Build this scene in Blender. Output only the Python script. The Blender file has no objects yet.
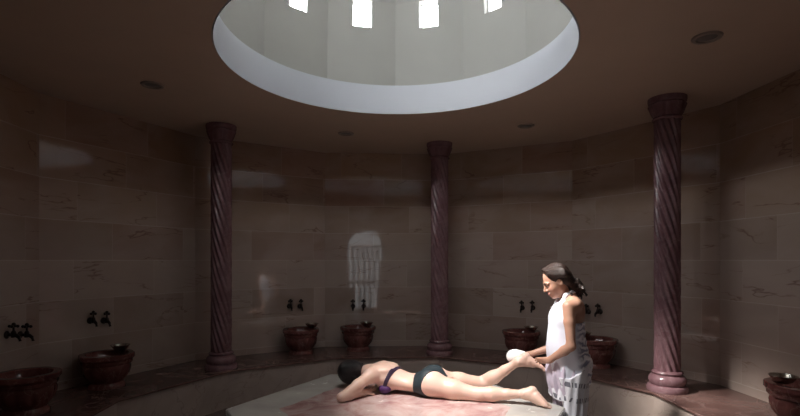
import bpy, bmesh, math, random
import numpy as np
from math import sin, cos, pi, radians, atan2, sqrt, floor
from mathutils import Vector, Matrix
random.seed(7)
SC = bpy.context.scene
COL = SC.collection
V = Vector

# ------------------------------------------------------------------ survey of the room (metres)
CAM = V((-0.0285, -3.82, 1.65)); YAW = 0.0148; FPX = 490.17; HZ = 260.27
CZ, BZ, SZ = 3.192, 0.412, 0.497          # ceiling, bench top, slab top
TH0 = 0.2228; R = 3.37; RC = 2.71; RB = 2.53; RO = 1.34; SS = 1.3245
AP = R * cos(pi / 12)

def at(px, py, Y):
    """world point on the sight line of a photo pixel at depth Y"""
    s, c = sin(YAW), cos(YAW)
    xr, zr = (px - 400) / FPX, (HZ - py) / FPX
    dx, dy = xr * c + s, -xr * s + c
    t = (Y - CAM.y) / dy
    return V((CAM.x + dx * t, Y, CAM.z + zr * t))

def wall_hit(px, inset):
    """floor-plan point on the sight line px that lies `inset` in front of the wall polygon"""
    s, c = sin(YAW), cos(YAW)
    xr = (px - 400) / FPX
    d = V((xr * c + s, -xr * s + c))
    best = None
    for k in range(12):
        a = TH0 + pi / 12 + k * pi / 6
        n = V((sin(a), cos(a)))
        dn = d.dot(n)
        if dn > 1e-6:
            t = (AP - inset - V((CAM.x, CAM.y)).dot(n)) / dn
            if t > 0 and (best is None or t < best[0]): best = (t, a)
    t, a = best
    return V((CAM.x + d.x * t, CAM.y + d.y * t)), a

# ------------------------------------------------------------------ object helpers
def link(o, parent=None):
    COL.objects.link(o)
    if parent: o.parent = parent
    return o

def mesh_obj(name, bm, mat, parent=None, smooth=True, angle=40):
    me = bpy.data.meshes.new(name)
    bmesh.ops.recalc_face_normals(bm, faces=bm.faces[:])
    bm.to_mesh(me); bm.free()
    if mat: me.materials.append(mat)
    if smooth:
        me.polygons.foreach_set('use_smooth', [True] * len(me.polygons))
        me.set_sharp_from_angle(angle=radians(angle))
    return link(bpy.data.objects.new(name, me), parent)

def empty(name, loc=(0, 0, 0), rz=0):
    o = bpy.data.objects.new(name, None); o.empty_display_size = .1
    o.location = loc; o.rotation_euler = (0, 0, rz)
    return link(o)

def tag(o, label, cat, group=None):
    o['label'] = label; o['category'] = cat
    if group: o['group'] = group
    return o

def struct(o): o['kind'] = 'structure'; return o

def copy_tree(o, parent=None):
    c = o.copy(); COL.objects.link(c)
    if parent: c.parent = parent
    for ch in list(o.children): copy_tree(ch, c)
    return c

def add_box(bm, lo, hi, M=None, bev=0):
    t = bmesh.new(); bmesh.ops.create_cube(t, size=1)
    for v in t.verts: v.co = V([lo[i] + (v.co[i] + .5) * (hi[i] - lo[i]) for i in range(3)])
    if bev: bmesh.ops.bevel(t, geom=t.edges[:], offset=bev, segments=2, affect='EDGES')
    merge(bm, t, M)

def merge(bm, t, M=None):
    if M is not None: bmesh.ops.transform(t, matrix=M, verts=t.verts[:])
    me = bpy.data.meshes.new('tmp'); t.to_mesh(me); t.free(); bm.from_mesh(me); bpy.data.meshes.remove(me)

def add_lathe(bm, prof, n=48, M=None, rfun=None):
    """profile [(r,z)...] turned round z; rfun(theta,r,z)->r for flutes and facets"""
    t = bmesh.new(); rows = []
    for r, z in prof:
        if r < 1e-5: rows.append([t.verts.new((0, 0, z))]); continue
        row = []
        for i in range(n):
            a = 2 * pi * i / n; rr = rfun(a, r, z) if rfun else r
            row.append(t.verts.new((rr * cos(a), rr * sin(a), z)))
        rows.append(row)
    for A, B in zip(rows, rows[1:]):
        for i in range(n):
            j = (i + 1) % n
            if len(A) == 1 and len(B) == 1: continue
            if len(A) == 1: t.faces.new((A[0], B[j], B[i]))
            elif len(B) == 1: t.faces.new((A[i], A[j], B[0]))
            else: t.faces.new((A[i], A[j], B[j], B[i]))
    if len(rows[0]) > 1: t.faces.new(rows[0][::-1])
    if len(rows[-1]) > 1: t.faces.new(rows[-1])
    merge(bm, t, M)

def add_tube(bm, pts, rad, n=10, M=None):
    t = bmesh.new(); pts = [V(p) for p in pts]; rows = []
    rads = rad if isinstance(rad, (list, tuple)) else [rad] * len(pts)
    up = V((0.13, .31, .94)).normalized()
    for i, p in enumerate(pts):
        d = (pts[min(i + 1, len(pts) - 1)] - pts[max(i - 1, 0)]).normalized()
        a = d.cross(up)
        if a.length < .05: a = d.cross(V((1, 0, 0)))
        a.normalize(); b = d.cross(a)
        rows.append([t.verts.new(p + (a * cos(2 * pi * k / n) + b * sin(2 * pi * k / n)) * rads[i]) for k in range(n)])
    for A, B in zip(rows, rows[1:]):
        for k in range(n): t.faces.new((A[k], A[(k + 1) % n], B[(k + 1) % n], B[k]))
    t.faces.new(rows[0][::-1]); t.faces.new(rows[-1])
    merge(bm, t, M)

def quad_strip(bm, A, B):
    for i in range(len(A) - 1): bm.faces.new((A[i], A[i + 1], B[i + 1], B[i]))

# ------------------------------------------------------------------ materials
class NT:
    def __init__(s, name):
        s.m = bpy.data.materials.new(name); s.m.use_nodes = True
        s.t = s.m.node_tree; s.b = s.t.nodes['Principled BSDF']
    def n(s, typ, **kw):
        x = s.t.nodes.new('ShaderNode' + typ)
        for k, v in kw.items():
            if k == 'inp':
                for a, b in v.items(): s.set(x.inputs[a], b)
            else: setattr(x, k, v)
        return x
    def set(s, sock, v):
        if isinstance(v, bpy.types.NodeSocket): s.t.links.new(v, sock)
        elif isinstance(v, bpy.types.Node): s.t.links.new(v.outputs[0], sock)
        else: sock.default_value = v
    def math(s, op, a, b=None, c=None):
        x = s.n('Math', operation=op); s.set(x.inputs[0], a)
        if b is not None: s.set(x.inputs[1], b)
        if c is not None: s.set(x.inputs[2], c)
        return x.outputs[0]
    def mix(s, f, a, b, blend='MIX'):
        x = s.n('Mix', data_type='RGBA', blend_type=blend)
        s.set(x.inputs[0], f); s.set(x.inputs[6], a); s.set(x.inputs[7], b)
        return x.outputs[2]
    def ramp(s, f, stops):
        x = s.n('ValToRGB'); e = x.color_ramp.elements
        while len(e) < len(stops): e.new(.5)
        for i, (p, c) in enumerate(stops):
            e[i].position = p; e[i].color = (*c, 1) if len(c) == 3 else c
        s.set(x.inputs[0], f); return x.outputs[0]
    def noise(s, vec, scale, detail=4, dist=0, rough=.5):
        x = s.n('TexNoise', inp={'Scale': scale, 'Detail': detail, 'Distortion': dist, 'Roughness': rough})
        if vec is not None: s.set(x.inputs['Vector'], vec)
        return x.outputs[0]
    def obj(s): return s.n('TexCoord').outputs['Object']
    def out(s, **kw):
        for k, v in kw.items(): s.set(s.b.inputs[k.replace('_', ' ')], v)
        return s.m
    def bump(s, h, strength=.2, dist=.01):
        x = s.n('Bump', inp={'Strength': strength, 'Distance': dist, 'Height': h}); s.set(s.b.inputs['Normal'], x.outputs[0])

def C4(r, g, b): return (r, g, b, 1)

def vein_mask(N, vec, scale, width, dist=1.2):
    nz = N.noise(vec, scale, 5, dist, .55)
    d = N.math('ABSOLUTE', N.math('SUBTRACT', nz, .5))
    return N.math('SUBTRACT', 1, N.math('SMOOTH_MIN', N.math('DIVIDE', d, width), 1, .2))

def mat_wall():
    N = NT('wall marble blocks')
    uv = N.n('UVMap', uv_map='UVMap').outputs[0]
    sep = N.n('SeparateXYZ', inp={0: uv}); u, v = sep.outputs[0], sep.outputs[1]
    rowf = N.math('DIVIDE', N.math('SUBTRACT', v, 1.65 - .386 * 10), .386)
    row = N.math('FLOOR', rowf)
    wn = N.n('TexWhiteNoise', noise_dimensions='1D', inp={'W': row}).outputs[0]
    uf = N.math('ADD', N.math('DIVIDE', u, .872), N.math('MULTIPLY', N.math('MODULO', row, 2), .5))
    uf = N.math('ADD', uf, N.math('MULTIPLY', wn, .3))
    cell = N.math('FLOOR', uf)
    panel = N.math('FLOOR', N.math('DIVIDE', u, 1.744))
    cv = N.n('CombineXYZ', inp={0: cell, 1: row, 2: panel})
    rnd = N.n('TexWhiteNoise', noise_dimensions='3D', inp={'Vector': cv})
    # joints
    fr, fu = N.math('FRACT', rowf), N.math('FRACT', uf)
    jr = N.math('LESS_THAN', N.math('MINIMUM', fr, N.math('SUBTRACT', 1, fr)), .011)
    ju = N.math('LESS_THAN', N.math('MINIMUM', fu, N.math('SUBTRACT', 1, fu)), .0032)
    joint = N.math('MAXIMUM', jr, ju)
    tone = N.ramp(rnd.outputs[0], [(0, (.34, .255, .215)), (.25, (.41, .325, .28)), (.6, (.46, .37, .325)), (1, (.37, .27, .23))])
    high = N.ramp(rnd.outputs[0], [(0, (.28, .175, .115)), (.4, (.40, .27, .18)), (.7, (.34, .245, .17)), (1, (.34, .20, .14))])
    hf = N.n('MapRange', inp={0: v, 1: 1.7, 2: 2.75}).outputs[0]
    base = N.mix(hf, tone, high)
    off = N.n('VectorMath', operation='MULTIPLY', inp={0: rnd.outputs[1], 1: (17, 17, 17)}).outputs[0]
    p = N.n('VectorMath', operation='ADD', inp={0: N.n('CombineXYZ', inp={0: u, 1: N.math('MULTIPLY', v, 1.7), 2: 0}), 1: off}).outputs[0]
    cloud = N.noise(p, 1.6, 5, .6)
    base = N.mix(N.math('MULTIPLY', N.ramp(cloud, [(.35, (0, 0, 0)), (.7, (1, 1, 1))]), .45), base, C4(.52, .425, .38))
    vm = N.math('MULTIPLY', vein_mask(N, N.n('Mapping', inp={'Vector': p, 'Rotation': (0, 0, -.5), 'Scale': (.55, 1.5, 1)}), .95, .008, .45), N.ramp(N.noise(p, 1.7, 2), [(.44, (0, 0, 0)), (.58, (1, 1, 1))]))
    base = N.mix(N.math('MULTIPLY', vm, .6), base, C4(.15, .065, .05))
    base = N.mix(N.math('ADD', N.math('MULTIPLY', jr, N.n('MapRange', inp={0: cloud, 1: .35, 2: .65, 3: .15, 4: .6}).outputs[0]), N.math('MULTIPLY', N.math('SUBTRACT', 1, jr), N.math('MULTIPLY', ju, .3))), base, C4(.66, .57, .51))
    rg = N.n('MapRange', inp={0: cloud, 3: .025, 4: .07}).outputs[0]
    # each block sits a fraction of a degree off true, so reflections break at the joints
    tl = N.n('VectorMath', operation='MULTIPLY', inp={0: N.n('VectorMath', operation='SUBTRACT', inp={0: rnd.outputs[1], 1: (.5, .5, .5)}).outputs[0], 1: (.016, .016, .008)}).outputs[0]
    nn = N.n('VectorMath', operation='NORMALIZE', inp={0: N.n('VectorMath', operation='ADD', inp={0: N.n('NewGeometry').outputs['Normal'], 1: tl}).outputs[0]}).outputs[0]
    N.set(N.b.inputs['Normal'], nn)
    return N.out(Base_Color=base, Roughness=rg, Specular_IOR_Level=.5)

def mat_marble(name, c1, c2, cv, scale=3.0, vscale=2.0, rough=.22, vamt=.6, vw=.02):
    N = NT(name); o = N.obj()
    n1 = N.noise(o, scale, 6, .8, .6)
    base = N.mix(N.ramp(n1, [(.34, (0, 0, 0)), (.66, (1, 1, 1))]), C4(*c1), C4(*c2))
    base = N.mix(N.math('MULTIPLY', vein_mask(N, o, vscale, vw), vamt), base, C4(*cv))
    return N.out(Base_Color=base, Roughness=rough)

def mat_plain(name, c, rough=.5, metal=0, var=.12, scale=20, bump=0):
    N = NT(name); o = N.obj(); n1 = N.noise(o, scale, 3)
    d = tuple(x * (1 - var) for x in c); l = tuple(min(1, x * (1 + var)) for x in c)
    if bump: N.bump(n1, bump, .004)
    return N.out(Base_Color=N.mix(n1, C4(*d), C4(*l)), Roughness=rough, Metallic=metal)

def mat_slab():
    N = NT('heated slab inlay'); o = N.obj()
    s = N.n('SeparateXYZ', inp={0: o}); x, y = N.math('ABSOLUTE', s.outputs[0]), N.math('ABSOLUTE', s.outputs[1])
    hexd = N.math('MAXIMUM', y, N.math('ADD', N.math('MULTIPLY', x, .8660), N.math('MULTIPLY', y, .5)))
    inner = N.math('LESS_THAN', N.math('ADD', hexd, N.math('MULTIPLY', N.noise(o, 5, 4), .10)), SS * .866 - .31)
    n1 = N.noise(o, 4.2, 7, .7, .62)
    pink = N.ramp(n1, [(.30, (.28, .135, .14)), (.42, (.41, .245, .235)), (.52, (.50, .36, .335)), (.72, (.60, .50, .46))])
    pale = N.ramp(N.noise(o, 2.2, 6, .6), [(.3, (.38, .365, .34)), (.7, (.56, .54, .50))])
    base = N.mix(inner, pale, pink)
    return N.out(Base_Color=base, Roughness=N.n('MapRange', inp={0: n1, 3: .16, 4: .34}).outputs[0])

def mat_skin(name, base, red):
    N = NT(name); o = N.obj(); n1 = N.noise(o, 9, 4)
    at_ = N.n('Attribute', attribute_name='tint')
    c = N.mix(N.math('MULTIPLY', n1, .35), C4(*base), C4(*red))
    c = N.mix(at_.outputs['Alpha'], c, at_.outputs['Color'])
    return N.out(Base_Color=c, Roughness=.42, Subsurface_Weight=.12, Subsurface_Radius=(.02, .008, .004), Subsurface_Scale=.6)

def mat_hair(name, c1, c2):
    N = NT(name); o = N.obj()
    w = N.n('TexWave', inp={0: o, 'Scale': 45, 'Distortion': 9, 'Detail': 3, 'Detail Scale': 1.5})
    N.bump(w.outputs[1], .5, .006)
    return N.out(Base_Color=N.mix(w.outputs[1], C4(*c1), C4(*c2)), Roughness=.38)

def mat_towel():
    """white cotton hip wrap with rows of dark upright dashes"""
    N = NT('white fringed cotton'); o = N.obj()
    s = N.n('SeparateXYZ', inp={0: o}); x, y, z = s.outputs
    zz = N.math('ADD', z, N.math('MULTIPLY', x, .10))
    band = None
    for zc in TOWEL_BANDS:
        b = N.math('LESS_THAN', N.math('ABSOLUTE', N.math('SUBTRACT', zz, zc)), .019)
        band = b if band is None else N.math('MAXIMUM', band, b)
    ang = N.math('ADD', x, N.math('MULTIPLY', y, .9))
    dash = N.math('GREATER_THAN', N.math('SINE', N.math('MULTIPLY', ang, 2 * pi / .024)), .15)
    n1 = N.noise(o, 40, 3)
    N.bump(n1, .3, .004)
    base = N.mix(n1, C4(.70, .71, .78), C4(.86, .86, .9))
    base = N.mix(N.math('MULTIPLY', band, N.math('MULTIPLY', dash, .85)), base, C4(.06, .06, .09))
    return N.out(Base_Color=base, Roughness=.85)

def mat_crinkle():
    """white wrap; its back is crinkled silver blue"""
    N = NT('crinkled white wrap'); o = N.obj()
    s = N.n('SeparateXYZ', inp={0: o}); x, z = s.outputs[0], s.outputs[2]
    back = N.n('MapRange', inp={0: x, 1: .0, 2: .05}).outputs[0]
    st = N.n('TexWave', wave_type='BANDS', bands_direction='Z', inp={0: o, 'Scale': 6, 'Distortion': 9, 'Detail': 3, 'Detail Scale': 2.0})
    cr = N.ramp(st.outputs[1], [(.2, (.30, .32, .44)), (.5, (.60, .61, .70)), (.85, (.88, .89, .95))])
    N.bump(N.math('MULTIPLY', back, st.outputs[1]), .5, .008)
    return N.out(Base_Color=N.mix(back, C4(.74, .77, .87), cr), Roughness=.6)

def mat_emit(name, c, st):
    N = NT(name)
    return N.out(Base_Color=C4(.8, .8, .8), Emission_Color=C4(*c), Emission_Strength=st, Roughness=.6)

TOWEL_BANDS = (.10, -.02)
M_WALL = mat_wall()
M_BENCH_TOP = mat_marble('bench top brown marble', (.115, .06, .052), (.19, .115, .10), (.30, .22, .20), 2.2, 1.5, .25, .35)
M_BENCH_FRONT = mat_marble('bench front beige marble', (.38, .305, .265), (.50, .415, .37), (.20, .12, .10), 1.8, 1.0, .3, .45, .006)
M_FLOOR = mat_marble('dark wet floor marble', (.10, .072, .065), (.16, .12, .11), (.22, .17, .16), 1.6, 1.2, .18, .4)
M_RED = mat_marble('red veined marble', (.165, .080, .092), (.245, .142, .155), (.36, .26, .265), 5, 3, .22, .3)
M_REDD = mat_marble('dark red basin marble', (.125, .040, .036), (.21, .078, .07), (.34, .20, .17), 7, 5, .18, .5)
M_CEIL = mat_plain('beige ceiling plaster', (.56, .44, .345), .8, 0, .06, 3)
M_DOME = mat_plain('grey dome plaster', (.33, .325, .30), .55, 0, .07, 2)
M_BAND = mat_plain('pale oculus ring plaster', (.46, .48, .53), .35, 0, .05, 2)
M_SLAB = mat_slab()
M_SLABSIDE = mat_marble('slab side grey marble', (.20, .17, .16), (.30, .27, .25), (.1, .06, .05), 2, 1.3, .25, .4)
M_BRONZE = mat_plain('dark bronze', (.045, .032, .028), .32, .85, .2)
M_STEEL = mat_plain('hammered tinned metal', (.52, .50, .45), .22, 1, .15, 60, .3)
M_SPOT_RING = mat_plain('grey downlight ring', (.34, .29, .25), .45, .3)
M_SPOT_LENS = mat_plain('unlit downlight lens', (.13, .12, .11), .3)
M_PANE = mat_emit('bright frosted daylight pane', (.95, .98, 1.0), 40.0)
M_PANES = {}
def pane_mat(az):
    """panes toward the sun (front left) are brighter than those facing away"""
    k = round(46 * (1 + .93 * cos(az - radians(248))), 1)
    if k not in M_PANES: M_PANES[k] = mat_emit('bright frosted daylight pane', (.95, .98, 1.0), k)
    return M_PANES[k]
M_PANE2 = mat_emit('bright daylight pane of arched window', (.90, .96, 1.0), 1.9)
M_FRAME = mat_plain('white window frame', (.6, .6, .6), .5)
M_FRAMED = mat_plain('dark wrought iron', (.05, .045, .04), .4, .5)

# ------------------------------------------------------------------ signed-distance modelling (bodies, hair, cloth)
def A3(v): return np.array(tuple(v), np.float32)

class SDF:
    def __init__(s): s.p = []
    def cap(s, a, b, r1, r2=None, k=.02, op='add'):
        a, b = A3(a), A3(b); r2 = r1 if r2 is None else r2; m = max(r1, r2)
        ba = b - a; l2 = float(ba @ ba) + 1e-9
        def f(P):
            pa = P - a; h = np.clip((pa @ ba) / l2, 0, 1)
            return np.linalg.norm(pa - h[..., None] * ba, axis=-1) - (r1 + (r2 - r1) * h)
        s.p.append((f, np.minimum(a, b) - m, np.maximum(a, b) + m, k, op)); return s
    def chain(s, pts, rad, k=.02):
        for i in range(len(pts) - 1): s.cap(pts[i], pts[i + 1], rad[i], rad[i + 1], k)
    def ell(s, c, rad, axes=None, k=.02, op='add'):
        c = A3(c); r = A3(rad)
        Mx = np.eye(3, dtype=np.float32) if axes is None else np.stack([A3(V(x).normalized()) for x in axes])
        m = float(max(r))
        def f(P):
            q = (P - c) @ Mx.T
            k0 = np.linalg.norm(q / r, axis=-1); k1 = np.linalg.norm(q / (r * r), axis=-1) + 1e-6
            return k0 * (k0 - 1) / k1
        s.p.append((f, c - m, c + m, k, op)); return s
    def loft(s, O, e, n, u, st, k=.03, fold=None):
        """st: rows (t, half width along n, half thickness along u, offset n, offset u)"""
        O, e, n, u = A3(O), A3(e), A3(n), A3(u); st = np.array(st, float)
        T = np.linspace(st[0, 0], st[-1, 0], 200)
        def cub(y):
            x = st[:, 0]; mm = np.gradient(y, x); i = np.clip(np.searchsorted(x, T) - 1, 0, len(x) - 2)
            h = x[i + 1] - x[i]; q = (T - x[i]) / h
            return (2*q**3-3*q**2+1)*y[i] + (q**3-2*q**2+q)*h*mm[i] + (-2*q**3+3*q**2)*y[i+1] + (q**3-q**2)*h*mm[i+1]
        W, H, ON, OU = [cub(st[:, j]) for j in (1, 2, 3, 4)]
        m = float(max(W.max() + abs(ON).max(), H.max() + abs(OU).max())) + .02
        ends = [O + e * st[0, 0], O + e * st[-1, 0]]
        def f(P):
            q = P - O; t = q @ e; tc = np.clip(t, T[0], T[-1])
            w = np.interp(tc, T, W); h = np.interp(tc, T, H)
            a = q @ n - np.interp(tc, T, ON); b = q @ u - np.interp(tc, T, OU)
            k0 = np.sqrt((a / w) ** 2 + (b / h) ** 2); k1 = np.sqrt((a / w**2) ** 2 + (b / h**2) ** 2) + 1e-5
            d = k0 * (k0 - 1) / k1
            d = np.where(k0 < .3, -np.minimum(w, h) * (1 - k0), d)
            if fold is not None: d = d + fold(t, np.arctan2(b / h, a / w))
            dt = np.abs(t - tc)
            return np.where(dt > 0, np.sqrt(np.maximum(d, 0) ** 2 + dt ** 2), d).astype(np.float32)
        s.p.append((f, np.minimum(*ends) - m, np.maximum(*ends) + m, k, 'add')); return s
    def grid(s, h, lo=None, hi=None):
        adds = [q for q in s.p if q[4] == 'add']
        lo0 = np.min([q[1] for q in adds], 0) - 4 * h; hi0 = np.max([q[2] for q in adds], 0) + 4 * h
        lo = lo0 if lo is None else np.maximum(lo0, lo); hi = hi0 if hi is None else np.minimum(hi0, hi)
        n = np.ceil((hi - lo) / h).astype(int) + 1
        ax = [lo[i] + h * np.arange(n[i], dtype=np.float32) for i in range(3)]
        F = np.full(n, .5, np.float32)
        for f, a, b, k, op in s.p:
            mg = k + 5 * h
            i0 = np.clip(np.floor((a - mg - lo) / h).astype(int), 0, n - 1); i1 = np.clip(np.ceil((b + mg - lo) / h).astype(int) + 1, 1, n)
            if (i1 <= i0).any(): continue
            sl = tuple(slice(i0[i], i1[i]) for i in range(3))
            P = np.stack(np.meshgrid(*[ax[i][sl[i]] for i in range(3)], indexing='ij'), -1).astype(np.float32)
            d = f(P); g = F[sl]
            if op == 'add':
                hh = np.maximum(k - np.abs(g - d), 0) / max(k, 1e-6)
                F[sl] = np.minimum(g, d) - hh * hh * k * .25
            else:
                d = -d; hh = np.maximum(k - np.abs(g - d), 0) / max(k, 1e-6)
                F[sl] = np.maximum(g, d) + hh * hh * k * .25
        return F, ax, lo
    def mesh(s, name, h, mat, parent=None, offset=0, region=None, lo=None, hi=None, origin=(0, 0, 0), tint=None, disp=None):
        F, ax, L = s.grid(h, lo, hi)
        if offset: F = F - offset
        if region is not None or disp is not None:
            P = np.stack(np.meshgrid(*ax, indexing='ij'), -1)
            if disp is not None: F = F + disp(P)
            if region is not None: F = np.maximum(F, region(P))
        F[0] = F[-1] = .5; F[:, 0] = F[:, -1] = .5; F[:, :, 0] = F[:, :, -1] = .5
        return nets(name, F.astype(np.float32), L, h, mat, parent, origin, tint)

def nets(name, F, lo, h, mat, parent, origin, tint):
    ins = F < 0; n = np.array(F.shape)
    def cn(A): return [A[i:n[0]-1+i, j:n[1]-1+j, k:n[2]-1+k] for i in (0, 1) for j in (0, 1) for k in (0, 1)]
    ci = cn(ins); tot = sum(c.astype(np.int8) for c in ci); act = (tot > 0) & (tot < 8)
    idx = np.full(act.shape, -1, np.int64); idx[act] = np.arange(act.sum())
    cf = [c[act] for c in cn(F)]; offs = [(i, j, k) for i in (0, 1) for j in (0, 1) for k in (0, 1)]
    acc = np.zeros((int(act.sum()), 3)); cnt = np.zeros(len(acc))
    for a in range(8):
        for b in range(a + 1, 8):
            if sum(abs(np.array(offs[a]) - offs[b])) != 1: continue
            fa, fb = cf[a], cf[b]; m = (fa < 0) != (fb < 0)
            t = np.where(m, fa / np.where(m, fa - fb, 1), 0)
            acc += np.where(m[:, None], np.array(offs[a]) + t[:, None] * (np.array(offs[b]) - np.array(offs[a])), 0); cnt += m
    vco = np.argwhere(act) + acc / np.maximum(cnt, 1)[:, None]; vco = vco * h + lo - np.array(tuple(origin))
    quads = []
    for d in range(3):
        e1, e2 = [(1, 2), (2, 0), (0, 1)][d]
        sa = [slice(1, n[i] - 1) for i in range(3)]; sb = list(sa)
        sa[d] = slice(0, n[d] - 1); sb[d] = slice(1, n[d])
        A, B = ins[tuple(sa)], ins[tuple(sb)]
        w = np.argwhere(A != B); flip = A[A != B]
        base = w.copy(); base[:, e1] += 1; base[:, e2] += 1
        q = []
        for o1, o2 in ((-1, -1), (0, -1), (0, 0), (-1, 0)):
            p = base.copy(); p[:, e1] += o1; p[:, e2] += o2; q.append(idx[p[:, 0], p[:, 1], p[:, 2]])
        q = np.stack(q, 1); q[~flip] = q[~flip][:, ::-1]; quads.append(q)
    Q = np.concatenate(quads)
    me = bpy.data.meshes.new(name)
    me.vertices.add(len(vco)); me.vertices.foreach_set('co', vco.astype(np.float32).ravel())
    me.loops.add(Q.size); me.loops.foreach_set('vertex_index', Q.ravel().astype(np.int32))
    me.polygons.add(len(Q)); me.polygons.foreach_set('loop_start', np.arange(0, Q.size, 4, dtype=np.int32))
    me.polygons.foreach_set('use_smooth', np.ones(len(Q), bool))
    me.update(calc_edges=True); me.validate()
    me.materials.append(mat)
    if tint is not None:
        ca = me.color_attributes.new('tint', 'FLOAT_COLOR', 'POINT'); col = np.zeros((len(vco), 4), np.float32)
        W = vco + np.array(tuple(origin))
        for c, r, rgb, al in tint:
            d = np.linalg.norm((W - A3(c)) / np.array(r), axis=1); a = np.clip((1.15 - d) / .3, 0, 1) * al
            m = a > col[:, 3]; col[m, :3] = rgb; col[m, 3] = a[m]
        ca.data.foreach_set('color', col.ravel())
    o = bpy.data.objects.new(name, me); link(o, parent)
    if parent is None: o.location = origin
    return o

# ================================================================== SETTING
def corner(k, r=R): a = TH0 + k * pi / 6; return V((r * sin(a), r * cos(a)))
NAMES = ['wall_back_right', 'wall_right_inner', 'wall_right', 'wall_right_outer', 'wall_front_right', 'wall_entrance',
         'wall_front_left', 'wall_left_outer', 'wall_left', 'wall_left_inner', 'wall_back_left', 'wall_back']
def uv_panel(name, quads, mat):
    """quads: lists of (x,y,z,u,v)"""
    bm = bmesh.new(); l = bm.loops.layers.uv.new('UVMap')
    for q in quads:
        f = bm.faces.new([bm.verts.new(p[:3]) for p in q])
        for lp, p in zip(f.loops, q): lp[l].uv = p[3:]
    me = bpy.data.meshes.new(name); bm.to_mesh(me); bm.free(); me.materials.append(mat)
    return struct(link(bpy.data.objects.new(name, me)))
WW = 2 * R * sin(pi / 12)
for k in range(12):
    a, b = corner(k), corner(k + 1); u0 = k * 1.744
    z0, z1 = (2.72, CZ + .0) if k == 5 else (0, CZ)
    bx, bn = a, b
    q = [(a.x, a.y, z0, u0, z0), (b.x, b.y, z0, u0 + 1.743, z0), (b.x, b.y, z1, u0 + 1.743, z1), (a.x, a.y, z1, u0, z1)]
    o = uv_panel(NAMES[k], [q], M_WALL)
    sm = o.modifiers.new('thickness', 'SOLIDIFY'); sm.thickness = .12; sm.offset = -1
# entrance lobby behind the camera
a, b = corner(5), corner(6); LY = -5.55
for nm, p, q2 in (('wall_lobby_right', V((a.x, a.y)), V((a.x, LY))), ('wall_lobby_left', V((b.x, LY)), V((b.x, b.y)))):
    L = (q2 - p).length
    uv_panel(nm, [[(p.x, p.y, 0, 30, 0), (q2.x, q2.y, 0, 30 + L, 0), (q2.x, q2.y, 2.95, 30 + L, 2.95), (p.x, p.y, 2.95, 30, 2.95)]], M_WALL)
bm = bmesh.new(); add_box(bm, (b.x - .1, LY, 2.95), (a.x + .1, -3.2, 3.05)); struct(mesh_obj('ceiling_lobby', bm, M_CEIL, smooth=False))
# arched window in the lobby end wall
WX, WHW, WZ0, WZS = -.21, .50, .12, 2.15
xl, xr = b.x, a.x
quads = []
def bp(x, z): return (x, LY, z, 40 + x, z)
quads.append([bp(xl, 0), bp(xr, 0), bp(xr, WZ0), bp(xl, WZ0)])
quads.append([bp(xl, WZ0), bp(WX - WHW, WZ0), bp(WX - WHW, WZS), bp(xl, WZS)])
quads.append([bp(WX + WHW, WZ0), bp(xr, WZ0), bp(xr, WZS), bp(WX + WHW, WZS)])
arc = [(WX - WHW * cos(pi * i / 16), WZS + WHW * sin(pi * i / 16)) for i in range(17)]
for i in range(16):
    (x0, z0), (x1, z1) = arc[i], arc[i + 1]
    quads.append([bp(x0, z0), bp(x1, z1), bp(x1, 2.95), bp(x0, 2.95)])
quads.append([bp(xl, WZS), bp(WX - WHW, WZS), bp(WX - WHW, 2.95), bp(xl, 2.95)])
quads.append([bp(WX + WHW, WZS), bp(xr, WZS), bp(xr, 2.95), bp(WX + WHW, 2.95)])
uv_panel('wall_lobby_end', quads, M_WALL)
aw = struct(empty('window_13', (WX, LY - .06, WZ0)))
bm = bmesh.new()
vs = [bm.verts.new((x - WX, -.02, z - WZ0)) for x, z in [(WX - WHW, WZ0)] + arc + [(WX + WHW, WZ0)]]
bm.faces.new(vs); mesh_obj('pane', bm, M_PANE2, aw, False)
bm = bmesh.new()
fr = [(-WHW, 0, 0)] + [(x - WX, 0, z - WZ0) for x, z in arc] + [(WHW, 0, 0), (-WHW, 0, 0)]
add_tube(bm, fr, .03, 8)
for i in range(1, 6):
    x = -WHW + i * 2 * WHW / 6; add_tube(bm, [(x, 0, 0), (x, 0, WZS - WZ0 + .0)], .042, 8)
add_tube(bm, [(-WHW, 0, WZS - WZ0), (WHW, 0, WZS - WZ0)], .03, 8)
add_tube(bm, [(-WHW, 0, .75), (WHW, 0, .75)], .05, 8)
mesh_obj('frame', bm, M_FRAMED, aw)

# floor
bm = bmesh.new()
add_box(bm, (-4, -5.7, -.12), (4, 4, 0)); struct(mesh_obj('floor', bm, M_FLOOR, smooth=False))
# flat ceiling with round opening
bm = bmesh.new(); NSEG = 96; top = .1
def poly_r(t):
    q = (t - TH0) % (pi / 6) - pi / 12; return (AP + .1) / cos(q)
rows = []
for rr, z in (('o', CZ + top), ('o', CZ), ('p', CZ), ('p', CZ + top)):
    rows.append([bm.verts.new(((RO if rr == 'o' else poly_r(TH0 + 2*pi*i/NSEG)) * sin(TH0 + 2*pi*i/NSEG), (RO if rr == 'o' else poly_r(TH0 + 2*pi*i/NSEG)) * cos(TH0 + 2*pi*i/NSEG), z)) for i in range(NSEG)])
for A, B in ((rows[1], rows[2]), (rows[2], rows[3]), (rows[3], rows[0])):
    for i in range(NSEG): bm.faces.new((A[i], A[(i+1) % NSEG], B[(i+1) % NSEG], B[i]))
struct(mesh_obj('ceiling', bm, M_CEIL, angle=20))
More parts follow.
